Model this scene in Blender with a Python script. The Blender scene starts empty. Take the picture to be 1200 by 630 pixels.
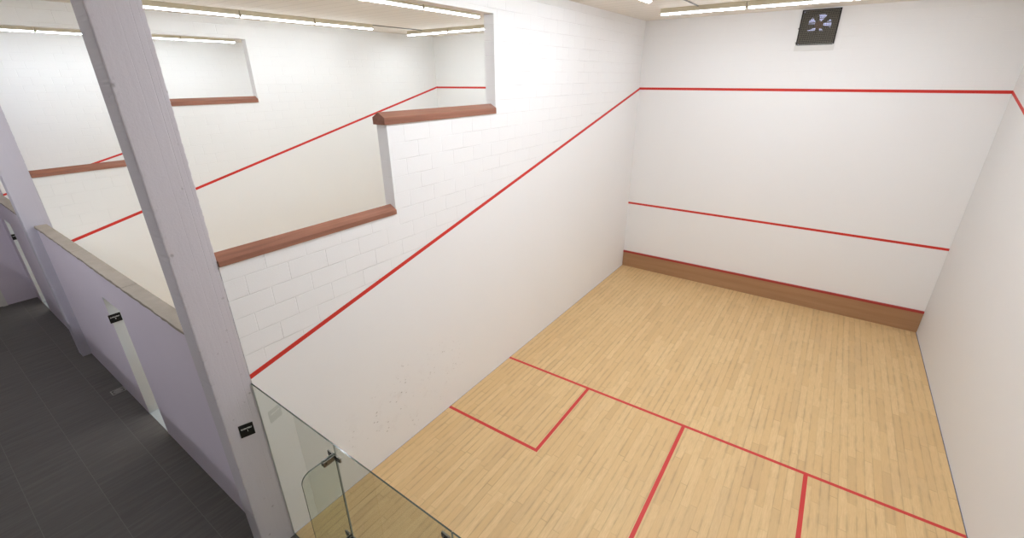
import bpy, bmesh, math, random
from mathutils import Vector, Matrix

random.seed(7)
S = bpy.context.scene
COL = S.collection
PI = math.pi

# ------------------------------------------------------------------ dimensions
PITCH = 6.78            # from one court to the next
CW = 6.4                # court width
LEN = 9.75              # court length
HC = 6.07               # ceiling height
TW = 0.17               # thickness of the dividing walls
YB = -0.04              # back end of the side walls / glass line
SEAT = 3.37             # wall height under the lower capping
SEAT2 = 4.40            # wall height under the upper capping
LINT = 5.685            # underside of the lintel
LOW_Y, UP_Y = 1.96, 3.985
XL2 = -PITCH            # right face of the wall between court 2 and 3
XL3 = -2 * PITCH
XEND = -11.05           # end of the corridor
PY0, PY1 = -0.24, -0.105  # corridor wall faces
PH = 2.55               # corridor wall height


# ------------------------------------------------------------------ node helper
class G:
    def __init__(self, name):
        self.m = bpy.data.materials.new(name)
        self.m.use_nodes = True
        self.t = self.m.node_tree
        self.t.nodes.clear()
        self.out = self.t.nodes.new('ShaderNodeOutputMaterial')

    def n(self, kind, **kw):
        nd = self.t.nodes.new(kind)
        for k, v in kw.items():
            if k.startswith('i_'):
                key = k[2:].replace('_', ' ')
                nd.inputs[key].default_value = v
            else:
                setattr(nd, k, v)
        return nd

    def l(self, a, b):
        self.t.links.new(a, b)

    def math(self, op, a, b=None, c=None, clamp=False):
        nd = self.t.nodes.new('ShaderNodeMath')
        nd.operation = op
        nd.use_clamp = clamp
        for i, v in enumerate((a, b, c)):
            if v is None:
                continue
            if isinstance(v, (int, float)):
                nd.inputs[i].default_value = v
            else:
                self.l(v, nd.inputs[i])
        return nd.outputs[0]

    def mix(self, fac, a, b):
        nd = self.t.nodes.new('ShaderNodeMix')
        nd.data_type = 'RGBA'
        for sock, v in ((nd.inputs[0], fac), (nd.inputs[6], a), (nd.inputs[7], b)):
            if isinstance(v, (int, float)):
                sock.default_value = v
            elif isinstance(v, tuple):
                sock.default_value = (v[0], v[1], v[2], 1)
            else:
                self.l(v, sock)
        return nd.outputs[2]

    def ramp(self, fac, p0, p1):
        nd = self.t.nodes.new('ShaderNodeMapRange')
        nd.inputs[1].default_value = p0
        nd.inputs[2].default_value = p1
        self.l(fac, nd.inputs[0])
        return nd.outputs[0]

    def pos(self):
        g = self.n('ShaderNodeNewGeometry')
        s = self.n('ShaderNodeSeparateXYZ')
        self.l(g.outputs['Position'], s.inputs[0])
        return g.outputs['Position'], s.outputs[0], s.outputs[1], s.outputs[2]

    def comb(self, x, y, z):
        nd = self.n('ShaderNodeCombineXYZ')
        for i, v in enumerate((x, y, z)):
            if isinstance(v, (int, float)):
                nd.inputs[i].default_value = v
            else:
                self.l(v, nd.inputs[i])
        return nd.outputs[0]

    def noise(self, vec, scale, detail=3, rough=0.5):
        nd = self.n('ShaderNodeTexNoise')
        nd.inputs['Scale'].default_value = scale
        nd.inputs['Detail'].default_value = detail
        nd.inputs['Roughness'].default_value = rough
        self.l(vec, nd.inputs['Vector'])
        return nd.outputs['Fac']

    def bsdf(self, color, rough=0.6, spec=0.3, metal=0.0, height=None, dist=0.002, strength=1.0):
        b = self.n('ShaderNodeBsdfPrincipled')
        if isinstance(color, tuple):
            b.inputs['Base Color'].default_value = (*color, 1)
        else:
            self.l(color, b.inputs['Base Color'])
        if isinstance(rough, (int, float)):
            b.inputs['Roughness'].default_value = rough
        else:
            self.l(rough, b.inputs['Roughness'])
        b.inputs['Specular IOR Level'].default_value = spec
        b.inputs['Metallic'].default_value = metal
        if height is not None:
            bp = self.n('ShaderNodeBump')
            bp.inputs['Distance'].default_value = dist
            bp.inputs['Strength'].default_value = strength
            self.l(height, bp.inputs['Height'])
            self.l(bp.outputs[0], b.inputs['Normal'])
        self.l(b.outputs[0], self.out.inputs[0])
        return self.m


def plain(name, color, rough=0.5, spec=0.3, metal=0.0):
    return G(name).bsdf(color, rough, spec, metal)


# ------------------------------------------------------------------ materials
def court_wall(name, color, along, marks=False, joint=1.0):
    """smooth plaster below the slanted / level out line, painted blocks above it"""
    g = G(name)
    P, x, y, z = g.pos()
    u = y if along == 'y' else x
    vec = g.comb(g.math('SUBTRACT', u, 0.142), g.math('SUBTRACT', z, 3.222 - 0.194 * 20), 0)
    br = g.n('ShaderNodeTexBrick')
    br.offset = 0.5
    br.inputs['Scale'].default_value = 1.0
    br.inputs['Brick Width'].default_value = 0.412
    br.inputs['Row Height'].default_value = 0.194
    br.inputs['Mortar Size'].default_value = 0.006
    br.inputs['Mortar Smooth'].default_value = 0.6
    br.inputs['Color1'].default_value = (0, 0, 0, 1)
    br.inputs['Color2'].default_value = (1, 1, 1, 1)
    g.l(vec, br.inputs['Vector'])
    mort = br.outputs['Fac']
    sep = g.n('ShaderNodeSeparateColor')
    g.l(br.outputs['Color'], sep.inputs[0])
    tone = sep.outputs[0]
    if along == 'y':
        lim = g.math('ADD', g.math('MULTIPLY', y, 0.2502), 2.19)
    else:
        lim = g.math('ADD', g.math('MULTIPLY', y, 0.0), 4.62)
    above = g.math('GREATER_THAN', z, lim)
    n1 = g.noise(P, 70, 4, 0.6)
    n2 = g.noise(P, 9, 2)
    # joints are uneven: some almost filled with paint
    gap = g.math('MULTIPLY', mort, g.ramp(g.noise(P, 2.3, 1), 0.33, 0.6))
    gap = g.math('MULTIPLY', gap, joint)
    hb = g.math('SUBTRACT', g.math('ADD', g.math('MULTIPLY', n1, 0.16), g.math('MULTIPLY', tone, 0.2 * joint)), gap)
    hs = g.math('ADD', g.math('MULTIPLY', n1, 0.05), g.math('MULTIPLY', n2, 0.15))
    h = g.math('ADD', g.math('MULTIPLY', hb, above), g.math('MULTIPLY', hs, g.math('SUBTRACT', 1.0, above)))
    dirt = g.math('MULTIPLY', g.math('MULTIPLY', gap, above), 0.12)
    c = g.mix(dirt, color, (0.45, 0.42, 0.40))
    c = g.mix(g.math('MULTIPLY', g.noise(P, 0.9, 3), 0.10), c, tuple(v * 0.8 for v in color))
    if marks:
        # ball marks low on the wall
        sp = g.n('ShaderNodeTexVoronoi')
        sp.inputs['Scale'].default_value = 13.0
        g.l(g.comb(g.math('MULTIPLY', u, 1.0), g.math('MULTIPLY', z, 1.7), 0), sp.inputs['Vector'])
        dots = g.ramp(sp.outputs['Distance'], 0.24, 0.08)
        clump = g.ramp(g.noise(P, 2.6, 4, 0.7), 0.50, 0.62)
        dy = g.math('SUBTRACT', u, 1.9)
        dz = g.math('SUBTRACT', z, 0.75)
        rr = g.math('ADD', g.math('MULTIPLY', g.math('MULTIPLY', dy, dy), 0.55),
                    g.math('MULTIPLY', g.math('MULTIPLY', dz, dz), 2.2))
        area = g.ramp(rr, 1.0, 0.1)
        f = g.math('MULTIPLY', g.math('MULTIPLY', dots, clump), g.math('MULTIPLY', area, 0.75), clamp=True)
        c = g.mix(f, c, (0.20, 0.16, 0.14))
        sm = g.math('MULTIPLY', g.ramp(g.noise(P, 5.0, 4, 0.7), 0.55, 0.8), g.math('MULTIPLY', area, 0.22))
        c = g.mix(sm, c, (0.45, 0.38, 0.34))
    return g.bsdf(c, 0.62, 0.25, 0, h, 0.006, 0.8)


def painted_concrete(name, color, pits=True):
    g = G(name)
    P, x, y, z = g.pos()
    n1 = g.noise(P, 55, 5, 0.65)
    st = g.n('ShaderNodeMapping')
    st.inputs['Scale'].default_value = (26, 26, 3)
    g.l(P, st.inputs[0])
    n2 = g.noise(st.outputs[0], 1.0, 3)
    v = g.n('ShaderNodeTexVoronoi')
    v.inputs['Scale'].default_value = 9.0
    g.l(P, v.inputs['Vector'])
    pit = g.math('MULTIPLY', g.ramp(v.outputs['Distance'], 0.16, 0.05), g.ramp(g.noise(P, 6, 2), 0.47, 0.55))
    h = g.math('ADD', g.math('MULTIPLY', n1, 0.35), g.math('MULTIPLY', n2, 0.35))
    if pits:
        h = g.math('SUBTRACT', h, pit)
    c = g.mix(g.math('MULTIPLY', g.noise(P, 2.0, 4), 0.25), color, tuple(k * 0.85 for k in color))
    if pits:
        c = g.mix(g.math('MULTIPLY', pit, 0.45), c, (0.25, 0.22, 0.21))
    return g.bsdf(c, 0.6, 0.3, 0, h, 0.006, 0.7)


def strip_floor():
    g = G('beech_strip_floor')
    P, x, y, z = g.pos()
    w, L = 0.094, 0.9
    xr = g.math('DIVIDE', x, w)
    row = g.math('FLOOR', xr)
    fx = g.math('FRACT', xr)
    wn = g.n('ShaderNodeTexWhiteNoise', noise_dimensions='1D')
    g.l(row, wn.inputs['W'])
    yl = g.math('ADD', g.math('DIVIDE', y, L), g.math('MULTIPLY', wn.outputs['Value'], 7.31))
    pid = g.math('FLOOR', yl)
    fy = g.math('FRACT', yl)
    w2 = g.n('ShaderNodeTexWhiteNoise', noise_dimensions='2D')
    g.l(g.comb(row, pid, 0), w2.inputs['Vector'])
    tone = w2.outputs['Value']
    grain = g.noise(g.comb(g.math('MULTIPLY', x, 30), g.math('MULTIPLY', y, 2.2), g.math('MULTIPLY', tone, 30)), 3.0, 4, 0.65)
    base = g.mix(tone, (0.645, 0.435, 0.210), (0.720, 0.512, 0.262))
    base = g.mix(g.ramp(grain, 0.35, 0.8), base, (0.60, 0.395, 0.193))
    w3 = g.n('ShaderNodeTexWhiteNoise', noise_dimensions='2D')
    g.l(g.comb(pid, row, 0), w3.inputs['Vector'])
    dark = g.math('MULTIPLY', g.math('GREATER_THAN', w3.outputs['Value'], 0.9), 0.35)
    base = g.mix(dark, base, (0.53, 0.35, 0.175))
    # worn darker smudges
    wear = g.math('MULTIPLY', g.ramp(g.noise(g.comb(g.math('MULTIPLY', x, 2.2), y, 0), 1.3, 5, 0.65), 0.52, 0.8), 0.35)
    base = g.mix(wear, base, (0.52, 0.37, 0.21))
    ex = g.math('MINIMUM', fx, g.math('SUBTRACT', 1.0, fx))
    ey = g.math('MULTIPLY', g.math('MINIMUM', fy, g.math('SUBTRACT', 1.0, fy)), L / w)
    jx = g.math('MULTIPLY', g.ramp(ex, 0.10, 0.02), g.ramp(wn.outputs['Value'], -0.4, 1.3))
    jy = g.math('MULTIPLY', g.ramp(ey, 0.09, 0.02), 0.55)
    j = g.math('MAXIMUM', jx, jy)
    soft = g.math('MULTIPLY', g.ramp(ex, 0.34, 0.0), g.ramp(g.noise(g.comb(g.math('MULTIPLY', x, 5), g.math('MULTIPLY', y, 2.2), 9), 1.6, 3, 0.6), 0.46, 0.66))
    base = g.mix(g.math('MULTIPLY', soft, 0.52), base, (0.42, 0.285, 0.15))
    nseam = g.ramp(g.noise(g.comb(g.math('MULTIPLY', x, 3), g.math('MULTIPLY', y, 1.2), 4), 1.7, 2), 0.3, 0.75)
    c = g.mix(g.math('MULTIPLY', j, g.math('MULTIPLY', nseam, 0.8)), base, (0.25, 0.155, 0.07))
    h = g.math('SUBTRACT', g.math('MULTIPLY', tone, 0.15), j)
    return g.bsdf(c, 0.42, 0.3, 0, h, 0.0012, 0.5)


def wood(name, c0, c1, axis, scale=1.0, rough=0.4, spec=0.35):
    g = G(name)
    P, x, y, z = g.pos()
    a = {'x': (1.2, 22, 22), 'y': (22, 1.2, 22)}[axis]
    v = g.comb(g.math('MULTIPLY', x, a[0] * scale), g.math('MULTIPLY', y, a[1] * scale), g.math('MULTIPLY', z, a[2] * scale))
    n = g.noise(v, 1.0, 5, 0.6)
    n2 = g.noise(v, 6.0, 3, 0.6)
    f = g.math('ADD', g.math('MULTIPLY', g.ramp(n, 0.3, 0.72), 0.75), g.math('MULTIPLY', n2, 0.3), clamp=True)
    return g.bsdf(g.mix(f, c0, c1), rough, spec, 0, n2, 0.001, 0.4)


def tile_floor():
    g = G('dark_grey_tile')
    P, x, y, z = g.pos()
    br = g.n('ShaderNodeTexBrick')
    br.offset = 0.5
    br.inputs['Scale'].default_value = 1.0
    br.inputs['Brick Width'].default_value = 1.19
    br.inputs['Row Height'].default_value = 0.592
    br.inputs['Mortar Size'].default_value = 0.003
    br.inputs['Mortar Smooth'].default_value = 0.2
    br.inputs['Color1'].default_value = (0.0, 0.0, 0.0, 1)
    br.inputs['Color2'].default_value = (1, 1, 1, 1)
    g.l(g.comb(g.math('ADD', x, 4.09 + 11.9), g.math('ADD', y, 0.552 + 5.92), 0), br.inputs['Vector'])
    sep = g.n('ShaderNodeSeparateColor')
    g.l(br.outputs['Color'], sep.inputs[0])
    streak = g.noise(g.comb(g.math('MULTIPLY', x, 24), g.math('MULTIPLY', y, 1.6), g.math('MULTIPLY', sep.outputs[0], 9)), 1.0, 5, 0.65)
    c = g.mix(sep.outputs[0], (0.104, 0.096, 0.089), (0.122, 0.114, 0.105))
    c = g.mix(g.ramp(streak, 0.4, 0.75), c, (0.148, 0.139, 0.129))
    c = g.mix(g.math('MULTIPLY', br.outputs['Fac'], 0.6), c, (0.22, 0.21, 0.195))
    h = g.math('SUBTRACT', g.math('MULTIPLY', streak, 0.1), br.outputs['Fac'])
    return g.bsdf(c, 0.5, 0.3, 0, h, 0.0015, 0.5)


def ceiling_board():
    g = G('ceiling_board')
    P, x, y, z = g.pos()
    f = g.math('FRACT', g.math('DIVIDE', y, 0.3))
    e = g.math('MINIMUM', f, g.math('SUBTRACT', 1.0, f))
    j = g.ramp(e, 0.035, 0.012)
    c = g.mix(g.math('MULTIPLY', j, 0.45), (0.86, 0.82, 0.76), (0.40, 0.36, 0.31))
    c = g.mix(g.math('MULTIPLY', g.noise(P, 1.1, 3), 0.15), c, (0.74, 0.69, 0.62))
    return g.bsdf(c, 0.7, 0.2, 0, g.math('MULTIPLY', j, -1.0), 0.004, 0.6)


def stone():
    g = G('coping_stone')
    P, x, y, z = g.pos()
    n = g.noise(P, 4, 5, 0.65)
    n2 = g.noise(P, 60, 4, 0.6)
    c = g.mix(g.ramp(n, 0.3, 0.75), (0.27, 0.235, 0.20), (0.34, 0.295, 0.25))
    c = g.mix(g.math('MULTIPLY', n2, 0.3), c, (0.26, 0.225, 0.18))
    return g.bsdf(c, 0.7, 0.2, 0, n2, 0.003, 0.5)


def glass(name, tint, k=1.0):
    g = G(name)
    tr = g.n('ShaderNodeBsdfTransparent')
    tr.inputs[0].default_value = (*tint, 1)
    gl = g.n('ShaderNodeBsdfGlossy')
    gl.inputs['Roughness'].default_value = 0.0
    gl.inputs['Color'].default_value = (1, 1, 1, 1)
    fr = g.n('ShaderNodeFresnel')
    fr.inputs['IOR'].default_value = 1.5
    geo = g.n('ShaderNodeNewGeometry')
    f = g.math('MULTIPLY', fr.outputs[0], g.math('SUBTRACT', 1.0, geo.outputs['Backfacing']))
    f = g.math('MULTIPLY', f, k)
    ms = g.n('ShaderNodeMixShader')
    g.l(f, ms.inputs[0])
    g.l(tr.outputs[0], ms.inputs[1])
    g.l(gl.outputs[0], ms.inputs[2])
    g.l(ms.outputs[0], g.out.inputs[0])
    return g.m


def emitter(name, color, strength):
    """opal lamp body: its underside is much brighter than its flanks"""
    g = G(name)
    e = g.n('ShaderNodeEmission')
    e.inputs[0].default_value = (*color, 1)
    geo = g.n('ShaderNodeNewGeometry')
    sp = g.n('ShaderNodeSeparateXYZ')
    g.l(geo.outputs['Normal'], sp.inputs[0])
    down = g.math('MAXIMUM', g.math('MULTIPLY', sp.outputs[2], -1.0), 0.0)
    k = g.math('ADD', g.math('MULTIPLY', down, 0.96), 0.04)
    g.l(g.math('MULTIPLY', k, strength), e.inputs[1])
    g.l(e.outputs[0], g.out.inputs[0])
    return g.m


COOL = (0.90, 0.965, 1.04)
POWER = dict(left=53.0, middle=120.0, front=51.0, b=52.0, c=64.0, e=61.0, gallery=122.0, corridor=64.0)  # middle, gallery and corridor feed added fill lamps
WHITE = (0.86, 0.855, 0.855)
WHITE2 = (0.85, 0.86, 0.85)
M = dict(
    wall_y=court_wall('white_side_wall', WHITE, 'y', marks=True, joint=0.85),
    wall_y2=court_wall('white_side_wall_far', WHITE2, 'y', joint=0.5),
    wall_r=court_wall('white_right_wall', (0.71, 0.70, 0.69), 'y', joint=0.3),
    wall_x=court_wall('white_front_wall', WHITE, 'x', joint=0.25),
    wall_x2=court_wall('white_front_wall_far', WHITE2, 'x', joint=0.25),
    lilac=painted_concrete('lilac_paint', (0.71, 0.645, 0.745), pits=False),
    column_lilac=painted_concrete('second_column_paint', (0.55, 0.53, 0.60), pits=False),
    column=painted_concrete('column_paint', (0.60, 0.565, 0.605)),
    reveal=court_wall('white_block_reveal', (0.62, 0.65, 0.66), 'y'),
    sill=plain('lit_doorway_floor', (0.48, 0.52, 0.52), 0.5),  # light from the court put into the floor colour
    floor=strip_floor(),
    tile=tile_floor(),
    ceil=ceiling_board(),
    stone=stone(),
    capping=wood('red_brown_wood', (0.20, 0.078, 0.047), (0.38, 0.165, 0.105), 'y', rough=0.28, spec=0.6),
    tin=wood('tin_wood', (0.34, 0.185, 0.095), (0.43, 0.25, 0.135), 'x', 0.5),
    red=plain('red_line_paint', (0.60, 0.035, 0.025), 0.5),
    red_floor=plain('red_floor_paint', (0.56, 0.045, 0.040), 0.45),
    red_dark=plain('dark_red_strip', (0.40, 0.05, 0.045), 0.45),
    black=plain('black_plate', (0.008, 0.008, 0.008), 0.5, 0.25),
    ink=plain('white_lettering', (0.62, 0.63, 0.62), 0.5),
    steel=plain('brushed_steel', (0.22, 0.21, 0.19), 0.35, 0.5, 1.0),
    dark_steel=plain('dark_fan_metal', (0.035, 0.03, 0.028), 0.5, 0.3),
    wire=plain('guard_wire', (0.19, 0.168, 0.13), 0.45, 0.4),
    fan_hub=plain('brown_motor', (0.13, 0.05, 0.035), 0.55),
    batten=plain('cream_batten', (0.62, 0.56, 0.42), 0.5),
    conduit=plain('grey_conduit', (0.22, 0.21, 0.19), 0.5),
    white=plain('white_paint', (0.74, 0.73, 0.71), 0.5),
    glass=glass('clear_glass', (0.885, 0.905, 0.875)),
    fin=glass('fin_glass', (0.90, 0.93, 0.895)),
    edge=plain('glass_edge', (0.06, 0.075, 0.065), 0.12, 0.6),
    joint=plain('glass_joint', (0.30, 0.33, 0.30), 0.3, 0.4),
    tube_left=emitter('lamp_left_row', COOL, POWER['left']),
    fill_middle=emitter('fill_light_middle_row', COOL, POWER['middle']),
    tube_front=emitter('lamp_front_row', COOL, POWER['front']),
    tube_b=emitter('lamp_second_court_far', COOL, POWER['b']),
    tube_c=emitter('lamp_second_court_near', COOL, POWER['c']),
    tube_e=emitter('lamp_farthest_court', COOL, POWER['e']),
    fill_corridor=emitter('fill_light_corridor', (0.92, 0.95, 1.0), POWER['corridor']),
    fill_gallery=emitter('fill_light_gallery', (0.92, 0.95, 1.0), POWER['gallery']),
    gap=plain('floor_gap', (0.16, 0.15, 0.14), 0.8, 0.1),
    groundmetal=plain('drain_metal', (0.40, 0.385, 0.36), 0.5, 0.5, 0.2),
)


# ------------------------------------------------------------------ mesh helpers
def box(bm, x0, x1, y0, y1, z0, z1, mi=0):
    vs = [bm.verts.new((x, y, z)) for x in (x0, x1) for y in (y0, y1) for z in (z0, z1)]
    fs = []
    for q in ((0, 1, 3, 2), (4, 6, 7, 5), (0, 4, 5, 1), (2, 3, 7, 6), (0, 2, 6, 4), (1, 5, 7, 3)):
        f = bm.faces.new([vs[i] for i in q])
        f.material_index = mi
        fs.append(f)
    return fs


def prism(bm, pts, axis, a, b, mi=0):
    """pts: 2-D outline; axis: extrusion axis; the other two in x,y,z order"""
    def mk(p, t):
        if axis == 'x':
            return (t, p[0], p[1])
        if axis == 'y':
            return (p[0], t, p[1])
        return (p[0], p[1], t)
    A = [bm.verts.new(mk(p, a)) for p in pts]
    B = [bm.verts.new(mk(p, b)) for p in pts]
    fs = [bm.faces.new(A), bm.faces.new(B)]
    n = len(pts)
    for i in range(n):
        fs.append(bm.faces.new((A[i], A[(i + 1) % n], B[(i + 1) % n], B[i])))
    for f in fs:
        f.material_index = mi
    bmesh.ops.recalc_face_normals(bm, faces=fs)
    return fs


def cyl(bm, p, q, r, seg=12, mi=0, r2=None):
    p, q = Vector(p), Vector(q)
    d = (q - p)
    rot = d.to_track_quat('Z', 'Y').to_matrix().to_4x4()
    mat = Matrix.Translation((p + q) / 2) @ rot
    res = bmesh.ops.create_cone(bm, cap_ends=True, cap_tris=False, segments=seg, radius1=r,
                                radius2=r if r2 is None else r2, depth=d.length, matrix=mat)
    for v in res['verts']:
        for f in v.link_faces:
            f.material_index = mi


def obj(name, bm, mats, parent=None, loc=(0, 0, 0), bevel=0, smooth=False):
    """link bm (world coordinates relative to loc already removed here) as one mesh object"""
    if isinstance(mats, str):
        mats = [mats]
    off = Vector(loc)
    base = Vector(parent['_o']) if parent is not None else Vector((0, 0, 0))
    if bevel:
        es = [e for e in bm.edges if e.is_manifold and len(e.link_faces) == 2 and e.calc_face_angle(0) > 0.5]
        bmesh.ops.bevel(bm, geom=es, offset=bevel, segments=2, affect='EDGES', profile=0.6)
    bmesh.ops.recalc_face_normals(bm, faces=bm.faces[:])
    for v in bm.verts:
        v.co -= off
    me = bpy.data.meshes.new(name)
    bm.to_mesh(me)
    bm.free()
    for m in mats:
        me.materials.append(M[m])
    if smooth:
        for p in me.polygons:
            p.use_smooth = True
        me.set_sharp_from_angle(angle=0.7)
    o = bpy.data.objects.new(name, me)
    COL.objects.link(o)
    o.location = off - base
    o['_o'] = tuple(off)
    if parent is not None:
        o.parent = parent
    return o


def thing(name, label, cat, loc, group=None):
    o = bpy.data.objects.new(name, None)
    o.empty_display_size = 0.1
    COL.objects.link(o)
    o.location = loc
    o['_o'] = tuple(loc)
    o['label'] = label
    o['category'] = cat
    if group:
        o['group'] = group
    return o


def tag(o, label, cat, group=None):
    o['label'] = label
    o['category'] = cat
    if group:
        o['group'] = group
    return o


def struct(o, label=None):
    o['kind'] = 'structure'
    if label:
        o['label'] = label
    return o


def nb():
    return bmesh.new()


# ------------------------------------------------------------------ floors, ceiling
b = nb(); box(b, 0.008, CW - .014, YB, LEN - .002, -0.12, 0)
floor1 = struct(obj('floor', b, 'floor'), 'light beech strip floor of the squash court with red lines')
for nm, x0, x1, lb in (('trim_3', CW - .014, CW, 'dark narrow gap between floor and right wall'), ('trim_4', 0, .008, 'dark narrow gap between floor and left wall')):
    b = nb(); box(b, x0, x1, YB, LEN, -0.12, -0.004)
    struct(obj(nm, b, 'gap'), lb)
b = nb(); box(b, XL2, -TW, PY1, LEN, -0.12, 0)
struct(obj('floor', b, 'floor'), 'beech strip floor of the second court behind the lilac wall')
b = nb(); box(b, XL3, XL2 - TW, PY1, LEN, -0.12, 0)
struct(obj('floor', b, 'floor'), 'beech strip floor of the farthest court')
b = nb(); box(b, XL3 - .3, CW + .2, -2.9, YB - .001, -0.14, -0.012)
b2 = b
struct(obj('floor', b2, 'tile', loc=(0, 0, 0.0)), 'dark grey tiled corridor floor')
b = nb(); box(b, XL3 - .3, CW + .2, -5.2, LEN + .2, HC, HC + .15)
struct(obj('ceiling', b, 'ceil'), 'off-white boarded ceiling over the courts')


def side_wall(name, xr, label, mat):
    b = nb()
    out = [(YB, 0), (LEN, 0), (LEN, HC), (YB, HC), (YB, LINT), (UP_Y, LINT), (UP_Y, SEAT2), (LOW_Y, SEAT2), (LOW_Y, SEAT), (YB, SEAT)]
    prism(b, out, 'x', xr - TW, xr)
    return struct(obj(name, b, mat), label)


wl = side_wall('wall_left', 0.0, 'white block dividing wall left of the court with a stepped opening', 'wall_y')
wl2 = side_wall('wall_far_left', XL2, 'white block dividing wall between the second and the farthest court', 'wall_y2')
b = nb(); box(b, XL3 - .2, XL3, 0.2, LEN, 0, HC)
wl3 = struct(obj('wall_outer_left', b, 'wall_y2'), 'plain white end wall of the farthest court')
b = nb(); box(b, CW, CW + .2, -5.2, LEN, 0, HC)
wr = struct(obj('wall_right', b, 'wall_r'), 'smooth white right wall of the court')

# front wall of the court with the ventilator hole
VX0, VX1, VZ0, VZ1 = 3.115, 3.735, 5.44, 6.05
b = nb()
box(b, -TW, VX0, LEN, LEN + .2, 0, HC)
box(b, VX1, CW + .2, LEN, LEN + .2, 0, HC)
box(b, VX0, VX1, LEN, LEN + .2, 0, VZ0)
box(b, VX0, VX1, LEN, LEN + .2, VZ1, HC)
wf = struct(obj('wall_front', b, 'wall_x'), 'white front wall of the court with red out line and service line')
b = nb(); box(b, XL2 - TW, -TW, LEN, LEN + .2, 0, HC)
wf2 = struct(obj('wall_front', b, 'wall_x2'), 'white front wall of the second court')
b = nb(); box(b, XL3 - .2, XL2 - TW, LEN, LEN + .2, 0, HC)
wf3 = struct(obj('wall_front', b, 'wall_x2'), 'white front wall of the farthest court')

# gallery side, behind the camera
b = nb(); box(b, XL3 - .3, CW + .2, -5.4, -5.2, 0, HC)
struct(obj('wall_back', b, 'white'), 'white wall behind the spectator gallery')
b = nb(); box(b, XL3 - .3, CW + .2, -5.2, -1.82, 3.05, 3.3)
struct(obj('floor', b, 'tile'), 'spectator gallery floor above the corridor')
b = nb(); box(b, XL3 - .3, CW + .2, -3.1, -2.9, -0.14, 3.05)
struct(obj('wall_corridor_side', b, 'white'), 'white wall on the far side of the corridor')

# corridor end wall with its door frame
b = nb(); box(b, XEND - .2, XEND, -5.3, PY0 + .02, -0.02, HC)
struct(obj('wall_corridor_end', b, 'lilac'), 'lilac end wall of the tiled corridor')
b = nb()
box(b, XEND - .02, XEND + .035, -0.83, -0.745, -0.012, 2.1)
box(b, XEND - .02, XEND + .035, -1.79, -1.705, -0.012, 2.1)
box(b, XEND - .02, XEND + .035, -1.79, -0.745, 2.1, 2.185)
d = struct(obj('door_1', b, 'white', bevel=0.006), 'white framed door at the corridor end')
b = nb(); box(b, XEND - .02, XEND + .012, -1.705, -0.83, -0.008, 2.1)
obj('door_leaf', b, 'white', d)
b = nb()
cyl(b, (XEND + .012, -0.92, 1.02), (XEND + .06, -0.92, 1.02), 0.01)
cyl(b, (XEND + .055, -0.925, 1.02), (XEND + .055, -1.04, 1.02), 0.009)
obj('door_handle', b, 'steel', d, smooth=True)


# corridor walls with a doorway to each court
def corridor_wall(name, x0, x1, d0, d1, label):
    b = nb()
    out = [(x0, -0.012), (d0, -0.012), (d0, 2.07), (d1, 2.07), (d1, -0.012), (x1, -0.012), (x1, PH), (x0, PH)]
    fs = prism(b, out, 'y', PY0, PY1)
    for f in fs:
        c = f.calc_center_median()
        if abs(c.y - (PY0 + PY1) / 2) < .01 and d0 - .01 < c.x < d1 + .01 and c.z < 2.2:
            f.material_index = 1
        if c.y > PY1 - .005:
            f.material_index = 2
    return struct(obj(name, b, ['lilac', 'reveal', 'wall_x2']), label)


D0, D1 = -3.82, -3.09
corridor_wall('wall_corridor', -6.78, -0.25, D0, D1, 'low lilac corridor wall in front of the second court with a doorway')
corridor_wall('wall_corridor', XEND, -7.03, -10.52, -9.86, 'low lilac corridor wall in front of the farthest court with a doorway')
b = nb(); box(b, XL3 - .2, XEND, PY0, PY1, -0.012, PH)
struct(obj('wall_corridor', b, 'lilac'), 'low lilac wall beyond the corridor end')

# doorway floor strips, coloured pale to stand in for spilled court light
for x0, x1, lb in ((D0, D1, 'doorway floor of the second court with court light painted in pale'), (-10.52, -9.86, 'doorway floor of the farthest court with court light painted in pale')):
    b = nb(); box(b, x0, x1, PY0 + .004, PY1, -0.012, -0.002)
    struct(obj('trim_1' if x0 > -5 else 'trim_2', b, 'sill'), lb)

# coping stones
G1 = 'coping stones on the corridor walls'
stones = [(-2.47, -0.255, 'tan coping stone nearest the tall front column'),
          (-4.59, -2.476, 'middle tan coping stone, above the near doorway'),
          (-6.775, -4.596, 'tan coping stone ending against the second column'),
          (-8.62, -7.035, 'tan coping stone just left of the second column'),
          (-11.0, -8.626, 'tan coping stone farthest along the corridor wall, at the left edge')]
for x0, x1, lb in stones:
    b = nb(); box(b, x0, x1, PY0 - .018, PY1 + .005, PH, PH + .032)
    bmesh.ops.subdivide_edges(b, edges=[e for e in b.edges if abs(e.verts[0].co.x - e.verts[1].co.x) > .5], cuts=24)
    for v in b.verts:
        if v.co.y < PY0:
            v.co.y += random.uniform(-.006, .004)
        v.co.z += random.uniform(-.002, .001) if v.co.z > PH + .01 else 0
    o = obj('coping_stone', b, 'stone', loc=((x0 + x1) / 2, (PY0 + PY1) / 2, PH))
    tag(o, lb, 'coping', G1)


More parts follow.
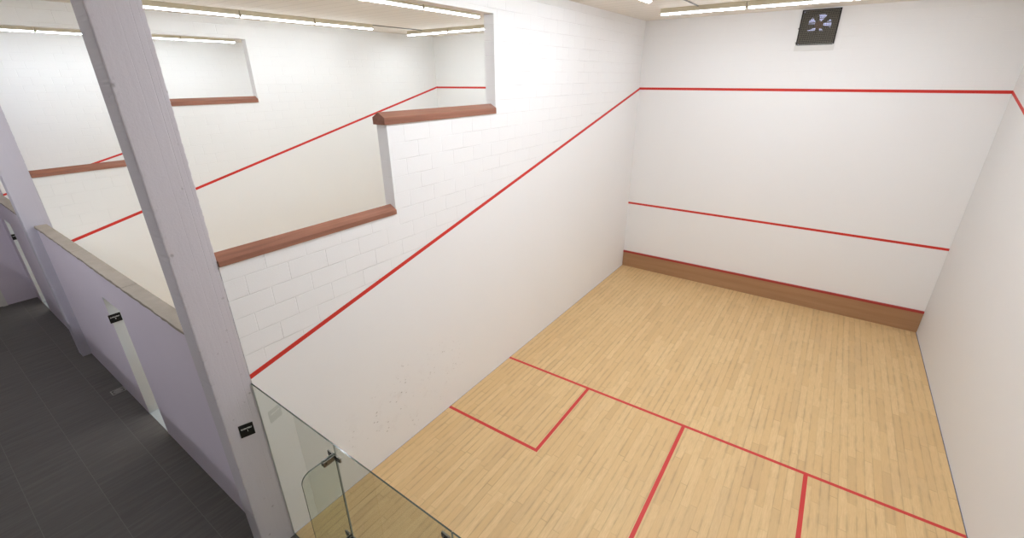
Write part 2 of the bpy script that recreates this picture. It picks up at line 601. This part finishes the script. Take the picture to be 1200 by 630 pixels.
# ------------------------------------------------------------------ columns
def column(x1, label, mat='column', y0=-0.37, y1=YB, w=0.25, seed=1):
    rnd = random.Random(seed)
    b = nb()
    x0 = x1 - w
    c = .012
    prof = [(x0 + c, y0), (x1 - c, y0), (x1 - .003, y0 + .004), (x1, y0 + c), (x1, y0 + .034),
            (x1, -0.205), (x1 - .0006, -0.201), (x1, -0.197),
            (x1, -0.124), (x1 - .0015, -0.120), (x1, -0.116),
            (x1, -0.079), (x1 - .001, -0.076), (x1, -0.073),
            (x1, y1 - .006), (x1 - .006, y1), (x0 + c, y1), (x0, y1 - c), (x0, y0 + c)]
    n = len(prof)
    zs = []
    z = -0.012
    while z < HC:
        zs.append(z)
        z += rnd.uniform(0.008, 0.03)
    zs.append(HC)
    rings = []
    for z in zs:
        j = rnd.uniform(-.0006, .0012)
        if rnd.random() < .12:
            j += rnd.uniform(.002, .0045)      # chipped corner
        k = rnd.uniform(-.001, .004)
        ring = []
        for i, (px, py) in enumerate(prof):
            if i in (1, 2, 3):
                px -= j * .6
                py += j
            if i in (14, 15):
                py -= k
            ring.append(b.verts.new((px, py, z)))
        rings.append(ring)
    for a, d_ in zip(rings, rings[1:]):
        for i in range(n):
            b.faces.new((a[i], a[(i + 1) % n], d_[(i + 1) % n], d_[i]))
    b.faces.new(rings[0]); b.faces.new(rings[-1])
    o = obj('concrete_column', b, mat, loc=((x0 + x1) / 2, (y0 + y1) / 2, -0.012))
    return tag(o, label, 'column', 'painted columns at the ends of the dividing walls')


column(0.0, 'tall lilac-white concrete column with a small black sign beside the glass', seed=3)
column(XL2, 'slimmer-looking second lilac column, left of the large front column', 'column_lilac', seed=9)
column(XL3, 'third column, a pale sliver at the left edge above the coping', 'column_lilac', y1=0.19, seed=5)


# ------------------------------------------------------------------ wooden cappings
def capping(y0, y1, z0, eave, ridge, xr, label):
    b = nb()
    p = [(xr + .016, z0), (xr + .016, z0 + eave), (xr - .085, z0 + ridge), (xr - TW - .016, z0 + eave), (xr - TW - .016, z0)]
    prism(b, p, 'y', y0, y1)
    o = obj('wooden_capping', b, 'capping', loc=(xr - TW / 2, (y0 + y1) / 2, z0), bevel=0.004)
    return tag(o, label, 'wall capping', 'brown cappings on the stepped dividing walls')


capping(YB + .003, LOW_Y - .001, SEAT, .052, .112, 0, 'long red-brown wooden capping on the lower step beside the front column')
capping(LOW_Y - .035, UP_Y - .001, SEAT2, .078, .135, 0, 'red-brown wooden capping on the upper step of the near dividing wall')
capping(YB + .003, LOW_Y - .001, SEAT, .052, .112, XL2, 'brown wooden capping between the two columns on the far dividing wall')
capping(LOW_Y - .035, UP_Y - .001, SEAT2, .078, .135, XL2, 'brown wooden capping under the far upper opening, right of the front column')


# ------------------------------------------------------------------ painted lines
def wall_line_y(parent, x, y0, z0, y1, z1, w, name, side=1, t=.0015):
    b = nb()
    prism(b, [(y0, z0 - w / 2), (y1, z1 - w / 2), (y1, z1 + w / 2), (y0, z0 + w / 2)], 'x', x, x + side * t)
    obj(name, b, 'red', parent)


def wall_line_x(parent, x0, z0, x1, z1, w, name, y=LEN, t=.0015):
    b = nb()
    prism(b, [(x0, z0 - w / 2), (x1, z1 - w / 2), (x1, z1 + w / 2), (x0, z0 + w / 2)], 'y', y - t, y)
    obj(name, b, 'red', parent)


OZ = 4.613
wall_line_y(wl, 0, YB, 2.21, LEN, OZ, .052, 'out_line')
wall_line_y(wr, CW, YB, 2.21, LEN, OZ, .052, 'out_line', -1)
wall_line_y(wl2, XL2, YB, 2.155, LEN, OZ, .052, 'out_line')
wall_line_y(wl3, XL3, 0.2, 2.10, LEN, OZ - .01, .052, 'out_line')
wall_line_x(wf, 0, OZ + .012, CW, OZ, .052, 'out_line')
wall_line_x(wf2, XL2, OZ, -TW, OZ + .01, .052, 'out_line')
wall_line_x(wf, 0.0, 1.795, CW, 1.812, .05, 'service_line')


def floor_line(p, q, w, name):
    p, q = Vector((*p, 0)), Vector((*q, 0))
    d = (q - p).normalized()
    nrm = Vector((-d.y, d.x, 0)) * w / 2
    b = nb()
    A = [p + nrm, q + nrm, q - nrm, p - nrm]
    prism(b, [(v.x, v.y) for v in A], 'z', 0, .0012)
    obj(name, b, 'red_floor', floor1)


floor_line((0.01, 4.253), (6.385, 4.340), .05, 'short_line')
floor_line((3.227, 4.27), (3.25, 0.0), .05, 'half_court_line')
floor_line((1.642, 4.2495), (1.642, 2.6425), .05, 'service_box_line')
floor_line((0.01, 2.592), (1.667, 2.617), .05, 'service_box_line')
floor_line((4.811, 4.2925), (4.805, 2.647), .05, 'service_box_line')
floor_line((4.78, 2.62), (6.4, 2.65), .05, 'service_box_line')

# ------------------------------------------------------------------ tin board
t = thing('tin_board', 'long brown wooden tin board with dark red top strip at foot of front wall', 'board', (CW / 2, LEN - .012, 0))
b = nb()
prism(b, [(0.004, 0), (CW - .004, 0), (CW - .004, .435), (0.004, .398)], 'y', LEN - .024, LEN - .001)
obj('board', b, 'tin', t, (CW / 2, LEN - .012, 0))
b = nb()
prism(b, [(0.004, .398), (CW - .004, .435), (CW - .004, .484), (0.004, .444)], 'y', LEN - .034, LEN - .001)
obj('top_strip', b, 'red_dark', t, (CW / 2, LEN - .012, .42))


# ------------------------------------------------------------------ signs
def sign(x, y0, y1, z0, z1, skew, numeral, label):
    cy, cz = (y0 + y1) / 2, (z0 + z1) / 2
    t = thing('court_sign', label, 'sign', (x, cy, cz), 'small black court signs')
    w, h = y1 - y0, z1 - z0
    b = nb()
    prism(b, [(y0, z0), (y1, z0 + skew), (y1, z1 + skew), (y0, z1)], 'x', x, x + .008)
    obj('plate', b, 'black', t, (x, cy, cz), bevel=.0015)
    # the row of small letters
    b = nb()
    n = 11
    lw = w * .76 / n
    zz = z0 + h * .60
    for i in range(n):
        a = y0 + w * .12 + i * lw
        s = skew * (a - y0) / w
        hh = h * .11
        k = i % 4
        box(b, x + .0081, x + .0087, a, a + lw * .30, zz + s, zz + s + hh)
        if k != 1:
            box(b, x + .0081, x + .0087, a + lw * .30, a + lw * .8, zz + s + hh * .68, zz + s + hh)
        if k != 2:
            box(b, x + .0081, x + .0087, a + lw * .30, a + lw * .8, zz + s, zz + s + hh * .32)
        if k in (0, 2, 3):
            box(b, x + .0081, x + .0087, a + lw * .55, a + lw * .8, zz + s + hh * .32, zz + s + hh * .68)
    obj('lettering', b, 'ink', t, (x, cy, cz))
    # numeral in strokes
    b = nb()
    seg = {'1': 'bc', '2': 'abged', '3': 'abgcd'}[numeral]
    nw, nh, st = w * .09, h * .17, w * .025
    oy, oz = y0 + w * .47, z0 + h * .36 + skew * .5
    q = {'a': (0, nw, nh - st, nh), 'b': (nw - st, nw, nh / 2, nh), 'c': (nw - st, nw, 0, nh / 2), 'd': (0, nw, 0, st),
         'e': (0, st, 0, nh / 2), 'f': (0, st, nh / 2, nh), 'g': (0, nw, nh / 2 - st / 2, nh / 2 + st / 2)}
    for s in seg:
        u0, u1, w0, w1 = q[s]
        box(b, x + .0081, x + .0087, oy + u0, oy + u1, oz + w0, oz + w1)
    obj('numeral', b, 'ink', t, (x, cy, cz))


sign(0.0, -0.264, -0.134, 1.615, 1.76, -0.03, '1', 'small black sign with white lettering on the large front column')
sign(D0, -0.262, -0.122, 1.645, 1.775, 0.0, '2', 'small black sign in the nearer doorway of the lilac wall')
sign(-10.52, -0.245, -0.115, 1.575, 1.705, 0.0, '3', 'small black sign in the far doorway at the left edge')

# ------------------------------------------------------------------ floor drain
t = thing('floor_drain', 'small metal drain cover in the dark tiles below the near doorway', 'drain', (-4.935, -0.335, -0.012))
b = nb()
dx, dy = .08, .092
for x0, x1, y0, y1 in ((-dx, dx, -dy, -dy + .012), (-dx, dx, dy - .012, dy), (-dx, -dx + .012, -dy + .012, dy - .012), (dx - .012, dx, -dy + .012, dy - .012)):
    box(b, -4.935 + x0, -4.935 + x1, -.335 + y0, -.335 + y1, -.012, -.005)
obj('frame', b, 'groundmetal', t, (-4.935, -.335, -.012))
b = nb()
for r0 in (.02, .037, .054):
    for k in range(24):
        a0, a1 = 2 * PI * k / 24, 2 * PI * (k + 1) / 24
        p = [(-4.935 + r * math.cos(a), -.335 + r * math.sin(a)) for r, a in ((r0, a0), (r0 + .009, a0), (r0 + .009, a1), (r0, a1))]
        prism(b, p, 'z', -.011, -.006)
for a in (0, PI / 2, PI, 1.5 * PI):
    ca, sa = math.cos(a), math.sin(a)
    p = [(-4.935 + ca * u - sa * v, -.335 + sa * u + ca * v) for u, v in ((0, -.004), (.072, -.004), (.072, .004), (0, .004))]
    prism(b, p, 'z', -.0118, -.007)
obj('grate', b, 'groundmetal', t, (-4.935, -.335, -.012))

# ------------------------------------------------------------------ glass back wall
GY0, GY1 = -0.056, -0.044
gw = thing('glass_back_wall', 'clear frameless glass back wall with a rounded fin and steel clamps beside the column', 'glass wall', (2.0, -0.05, 0))


def pane(x0, x1):
    b = nb()
    fs = prism(b, [(x0, 0.012), (x1, 0.012), (x1, 2.143 - .018 * x1), (x0, 2.143 - .018 * x0)], 'y', GY0, GY1)
    for f in fs:
        if abs(f.normal.y) < .5:
            f.material_index = 2 if abs(f.normal.x) > .5 else 1
    return obj('glass_pane', b, ['glass', 'edge', 'joint'], gw, ((x0 + x1) / 2, (GY0 + GY1) / 2, 0))


FX, FX2 = 1.335, 2.64
pane(0.008, FX - .002)
pane(FX + .002, FX2 - .003)
pane(FX2 + .003, 4.0)


def fin(xc):
    top, dep, r = 2.03, 0.36, 0.085
    b = nb()
    pts = [(GY0 - .003, 0.0), (GY0 - .003, top), (-dep + r, top)]
    for k in range(1, 9):
        a = PI / 2 + (PI / 2) * k / 8
        pts.append((-dep + r + r * math.cos(a), top - r + r * math.sin(a)))
    pts.append((-dep, 0.0))
    fs = prism(b, pts, 'x', xc - .006, xc + .006)
    for f in fs:
        if abs(f.normal.x) < .5:
            f.material_index = 1
    obj('glass_fin', b, ['fin', 'edge'], gw, (xc, -.2, 0))


fin(FX)
fin(FX2)


def clamp(xc, z):
    f = xc
    lo = (xc, GY0, z)
    b = nb()
    for s in (-1, 1):
        a0, a1 = sorted((xc + s * .012, xc + s * .085))
        box(b, a0, a1, GY0 - .014, GY0 - .0005, z - .022, z + .022)
        a0, a1 = sorted((f + s * .0065, f + s * .019))
        box(b, a0, a1, GY0 - .115, GY0 - .0145, z - .024, z + .024)
    t = obj('steel_clamp', b, 'steel', gw, lo, bevel=.003)
    for s in (-1, 1):
        b = nb()
        cyl(b, (xc + s * .055, GY0 - .0135, z), (xc + s * .055, GY0 - .022, z), .011, 14)
        obj('bolt', b, 'steel', t, (xc + s * .055, GY0 - .014, z), smooth=True)
        b = nb()
        cyl(b, (f + s * .0185, GY0 - .085, z), (f + s * .027, GY0 - .085, z), .010, 14)
        obj('bolt', b, 'steel', t, (f + s * .019, GY0 - .085, z), smooth=True)


clamp(FX, 2.0)
clamp(FX, 1.03)
clamp(FX2, 2.03)


# ------------------------------------------------------------------ fluorescent lamps
ZT = 5.985


def lamp(cx, cy, axis, length, label, group, tube):
    """one bare-tube batten lamp under the ceiling"""
    t = thing('batten_lamp', label, 'lamp', (cx, cy, HC), group)
    lo = (cx, cy, HC)
    h = length / 2

    def P(a, s, z):
        return (cx + a, cy + s, z) if axis == 'x' else (cx + s, cy + a, z)

    def bx(bm, a0, a1, s0, s1, z0, z1):
        p, q = P(a0, s0, z0), P(a1, s1, z1)
        box(bm, *sorted((p[0], q[0])), *sorted((p[1], q[1])), z0, z1)
    b = nb(); bx(b, -h + .002, h - .002, -.04, .04, ZT + .0065, HC)
    obj('housing', b, 'batten', t, lo, bevel=.004)
    for s in (-1, 1):
        b = nb()
        a0, a1 = sorted((s * (h - .001), s * (h - .016)))
        bx(b, a0, a1, -.043, .043, ZT - .02, ZT + .03)
        obj('lamp_holder', b, 'batten', t, lo, bevel=.003)
    b = nb()
    prof = []
    for k in range(17):
        q = PI + PI * k / 16
        prof.append((.042 * math.cos(q), ZT - .002 + .026 * math.sin(q)))
    prof += [(.042, ZT + .006), (-.042, ZT + .006)]
    if axis == 'x':
        prism(b, [(cy + u, z) for u, z in prof], 'x', cx - h + .0165, cx + h - .0165)
    else:
        prism(b, [(cx + u, z) for u, z in prof], 'y', cy - h + .0165, cy + h - .0165)
    obj('tube', b, tube, t, lo)


def row(axis, fixed, starts, length, group, labels, tube):
    for s, lb in zip(starts, labels):
        c = s + length / 2
        lamp(c if axis == 'x' else fixed, fixed if axis == 'x' else c, axis, length, lb, group, tube)


gA = 'tube lamps across the front of the near court'
row('x', 8.03, [.92, 2.43, 3.94], 1.49, gA,
    ['fluorescent batten lamp, left end of the row by the ventilator',
     'fluorescent batten lamp directly above the ventilator',
     'fluorescent batten lamp right of the ventilator at the top edge'], 'tube_front')
ya = [0.27, 1.80, 3.33, 4.86]
row('y', 1.28, ya, 1.51, 'tube lamps along the left of the near court',
    ['fluorescent batten lamp along the left of the near court, out of view'] * 4, 'tube_left')
row('y', 3.7, ya, 1.51, 'added fill lamps along the middle of the near court',  # invented row, added to even out light on both side walls
    ['added fill lamp along the middle of the near court, out of view'] * 4, 'fill_middle')
gB = 'tube lamps along the far side of the second court'
row('y', -5.48, ya[1:], 1.51, gB,
    ['fluorescent batten lamp just right of the front column at the top edge',
     'fluorescent batten lamp in the middle of the row right of the front column',
     'fluorescent batten lamp at the right end of the row above the far opening'], 'tube_b')
gC = 'tube lamps along the near side of the second court'
row('y', -2.05, [0.15, 1.66, 3.17, 4.69], 1.5, gC,
    ['fluorescent batten lamp along the near side of the second court, out of view'] * 2 +
    ['fluorescent batten lamp under the top edge, left part of the nearest second-court row',
     'fluorescent batten lamp meeting the upper right corner of the stepped opening'], 'tube_c')
row('x', 8.05, [-6.06, -4.55, -3.04], 1.49, 'tube lamps across the front of the second court',
    ['short-looking fluorescent batten lamp, left one near the second court corner',
     'fluorescent batten lamp in the second court beside the opening edge',
     'fluorescent batten lamp at the front of the second court hidden by the wall'], 'tube_c')
row('y', -12.15, [0.22, 1.75, 3.28, 4.81], 1.51, 'tube lamps in the farthest court',
    ['fluorescent batten lamp of the farthest court hidden behind the second column',
     'thin distant lamp left of the front column under the lintel',
     'distant batten lamp just right of the front column inside the far opening',
     'distant batten lamp at the right end inside the far opening'], 'tube_e')
row('x', 8.05, [-12.8, -11.3, -9.8], 1.49, 'tube lamps across the front of the farthest court',
    ['fluorescent batten lamp at the front of the farthest court, out of view'] * 3, 'tube_e')
row('y', -8.85, ya[1:4], 1.51, 'tube lamps on the near side of the farthest court',
    ['fluorescent batten lamp on the near side of the farthest court, out of view'] * 3, 'tube_e')

row('x', -3.3, [-6.6, -4.9, -3.2], 1.51, 'added fill lamps over the spectator gallery',  # unseen lamps added to brighten the lilac wall and column fronts
    ['added fill lamp over the spectator gallery behind the viewer'] * 3, 'fill_gallery')

row('x', -1.1, [-7.6, -6.0], 1.51, 'added fill lamps high over the corridor',  # added overhead fill, lifts the low corridor wall and tiles
    ['added fill lamp high over the corridor, out of view'] * 2, 'fill_corridor')


def conduit(pts, label):
    b = nb()
    for p, q in zip(pts, pts[1:]):
        cyl(b, p, q, .011, 10)
    for p in pts[1:-1]:
        bmesh.ops.create_uvsphere(b, u_segments=10, v_segments=6, radius=.0112, matrix=Matrix.Translation(p))
    o = obj('cable_conduit', b, 'conduit', loc=pts[0], smooth=True)
    tag(o, label, 'conduit', 'grey conduits linking the lamps')


conduit([(-5.48, 6.36, HC - .0105), (-5.48, 8.03, HC - .0105)], 'thin grey conduit between lamps in the second court ceiling')
conduit([(1.6, 6.4, HC - .0105), (1.6, 7.99, HC - .0105)], 'thin grey conduit meeting the lamp row near the ventilator')

# ------------------------------------------------------------------ ventilator
vc = ((VX0 + VX1) / 2, LEN, (VZ0 + VZ1) / 2)
t = thing('wall_ventilator', 'square dark ventilator behind a wire guard high on the front wall', 'ventilator', vc)
b = nb()   # duct lining
for x0, x1, z0, z1 in ((VX0 + .001, VX0 + .008, VZ0 + .001, VZ1 - .001), (VX1 - .008, VX1 - .001, VZ0 + .001, VZ1 - .001),
                       (VX0 + .008, VX1 - .008, VZ0 + .001, VZ0 + .008), (VX0 + .008, VX1 - .008, VZ1 - .008, VZ1 - .001)):
    box(b, x0, x1, LEN + .001, LEN + .26, z0, z1)
obj('duct', b, 'dark_steel', t, vc)
b = nb()   # frame in front of the wall
fw = .018
for x0, x1, z0, z1 in ((VX0 - .006, VX0 + fw, VZ0, VZ1), (VX1 - fw, VX1 + .006, VZ0, VZ1), (VX0 + fw, VX1 - fw, VZ1 - fw, VZ1), (VX0 + fw, VX1 - fw, VZ0 - .006, VZ0 + .014)):
    box(b, x0, x1, LEN - .018, LEN - .0005, z0, z1)
obj('frame', b, 'dark_steel', t, vc)
b = nb()   # bright lower lip and small clips
box(b, VX0, VX1, LEN - .022, LEN - .0182, VZ0 + .002, VZ0 + .014)
for z in (VZ0 + .03, VZ0 + .28):
    box(b, VX0 - .02, VX0 - .0065, LEN - .014, LEN - .0005, z, z + .025)
obj('clip', b, 'steel', t, vc)
b = nb()   # wire guard
n = 23
for i in range(1, n):
    x = VX0 + (VX1 - VX0) * i / n
    box(b, x - .0032, x + .0032, LEN - .012, LEN - .0085, VZ0 + .012, VZ1 - .015)
    z = VZ0 + (VZ1 - VZ0) * i / n
    box(b, VX0 + .015, VX1 - .015, LEN - .0085, LEN - .005, z - .0032, z + .0032)
obj('wire_guard', b, 'wire', t, vc)
FCX, FCZ, FR = 3.42, 5.785, .195
b = nb()   # plate with the round opening
N = 48
yA, yB = LEN + .15, LEN + .165
for k in range(N):
    a0, a1 = 2 * PI * k / N, 2 * PI * (k + 1) / N

    def edge(a):
        c, s = math.cos(a), math.sin(a)
        tx = ((VX1 - .008 - FCX) if c > 0 else (FCX - VX0 - .008)) / max(abs(c), 1e-6)
        tz = ((VZ1 - .008 - FCZ) if s > 0 else (FCZ - VZ0 - .008)) / max(abs(s), 1e-6)
        q = min(tx, tz)
        return (FCX + c * q, FCZ + s * q)
    pts = [(FCX + FR * math.cos(a0), FCZ + FR * math.sin(a0)), edge(a0), edge(a1), (FCX + FR * math.cos(a1), FCZ + FR * math.sin(a1))]
    prism(b, pts, 'y', yA, yB)
obj('mounting_plate', b, 'dark_steel', t, vc)
b = nb()
cyl(b, (FCX, LEN + .05, FCZ), (FCX, LEN + .16, FCZ), .07, 24, 0, .062)
obj('motor_hub', b, 'fan_hub', t, vc, smooth=True)
for k in range(5):
    b = nb()
    a = PI / 2 + .45 + 2 * PI * k / 5
    L0, L1, hw0, hw1 = .06, .195, .030, .055
    pts = []
    for u, v in ((L0, -hw0), (L1, -hw1), (L1, hw1), (L0, hw0)):
        pts.append((u, v))
    V = []
    for dy in (0, .004):
        for u, v in pts:
            xx = FCX + u * math.cos(a) - v * math.sin(a)
            zz = FCZ + u * math.sin(a) + v * math.cos(a)
            V.append(b.verts.new((xx, LEN + .12 + dy + v * .5, zz)))
    for q in ((0, 1, 2, 3), (7, 6, 5, 4), (0, 4, 5, 1), (1, 5, 6, 2), (2, 6, 7, 3), (3, 7, 4, 0)):
        b.faces.new([V[i] for i in q])
    obj('fan_blade', b, 'dark_steel', t, vc)
for k in range(8):      # shutter slats behind the fan: the upper ones stand open
    b = nb()
    z = VZ0 + .03 + k * .072
    ang = .25 if z > FCZ - .10 else 1.35
    dyy, dzz = .07 * math.cos(ang), .07 * math.sin(ang)
    y0 = LEN + .185
    V = [b.verts.new(p) for p in ((VX0 + .01, y0, z), (VX1 - .01, y0, z), (VX1 - .01, y0 + dyy, z + dzz), (VX0 + .01, y0 + dyy, z + dzz),
                                  (VX0 + .01, y0, z + .004), (VX1 - .01, y0, z + .004), (VX1 - .01, y0 + dyy, z + dzz + .004), (VX0 + .01, y0 + dyy, z + dzz + .004))]
    for q in ((0, 1, 2, 3), (7, 6, 5, 4), (0, 4, 5, 1), (1, 5, 6, 2), (2, 6, 7, 3), (3, 7, 4, 0)):
        b.faces.new([V[i] for i in q])
    obj('shutter_slat', b, 'dark_steel', t, vc)
b = nb(); box(b, VX0 - .02, VX1 + .02, LEN - .012, LEN - .0005, VZ0 - .105, VZ0 - .008)
obj('sill_plate', b, 'white', t, vc, bevel=.003)

# ------------------------------------------------------------------ world, camera, view
w = bpy.data.worlds.new('sky')
S.world = w
w.use_nodes = True
bg = w.node_tree.nodes['Background']
bg.inputs[0].default_value = (0.62, 0.66, 1.0, 1)
bg.inputs[1].default_value = 1.0

cam = bpy.data.cameras.new('camera')
co = bpy.data.objects.new('camera', cam)
COL.objects.link(co)
FPX, CX, CY = 519.3657, 602.6177, 310.0581
cam.sensor_fit = 'HORIZONTAL'
cam.sensor_width = 36.0
cam.lens = FPX * 36.0 / 1200
cam.shift_x = (600 - CX) / 1200
cam.shift_y = (CY - 315) / 1200
cam.clip_start = 0.05
a, bb, c = 0.6139489094, 1.1723528593, -0.0061752750
Rm = Matrix.Rotation(a, 3, 'Z') @ Matrix.Rotation(bb, 3, 'X') @ Matrix.Rotation(c, 3, 'Z')
co.matrix_world = Matrix.Translation((4.1579143, -1.4649313, 4.8763714)) @ Rm.to_4x4()
S.camera = co

for o in S.objects:
    if '_o' in o:
        del o['_o']

S.view_settings.view_transform = 'Standard'
S.view_settings.look = 'None'
S.view_settings.gamma = 1.0
S.view_settings.use_curve_mapping = False
S.view_settings.exposure = 0.0
S.cycles.use_denoising = True
S.cycles.max_bounces = 10
S.cycles.diffuse_bounces = 6
S.cycles.transparent_max_bounces = 12
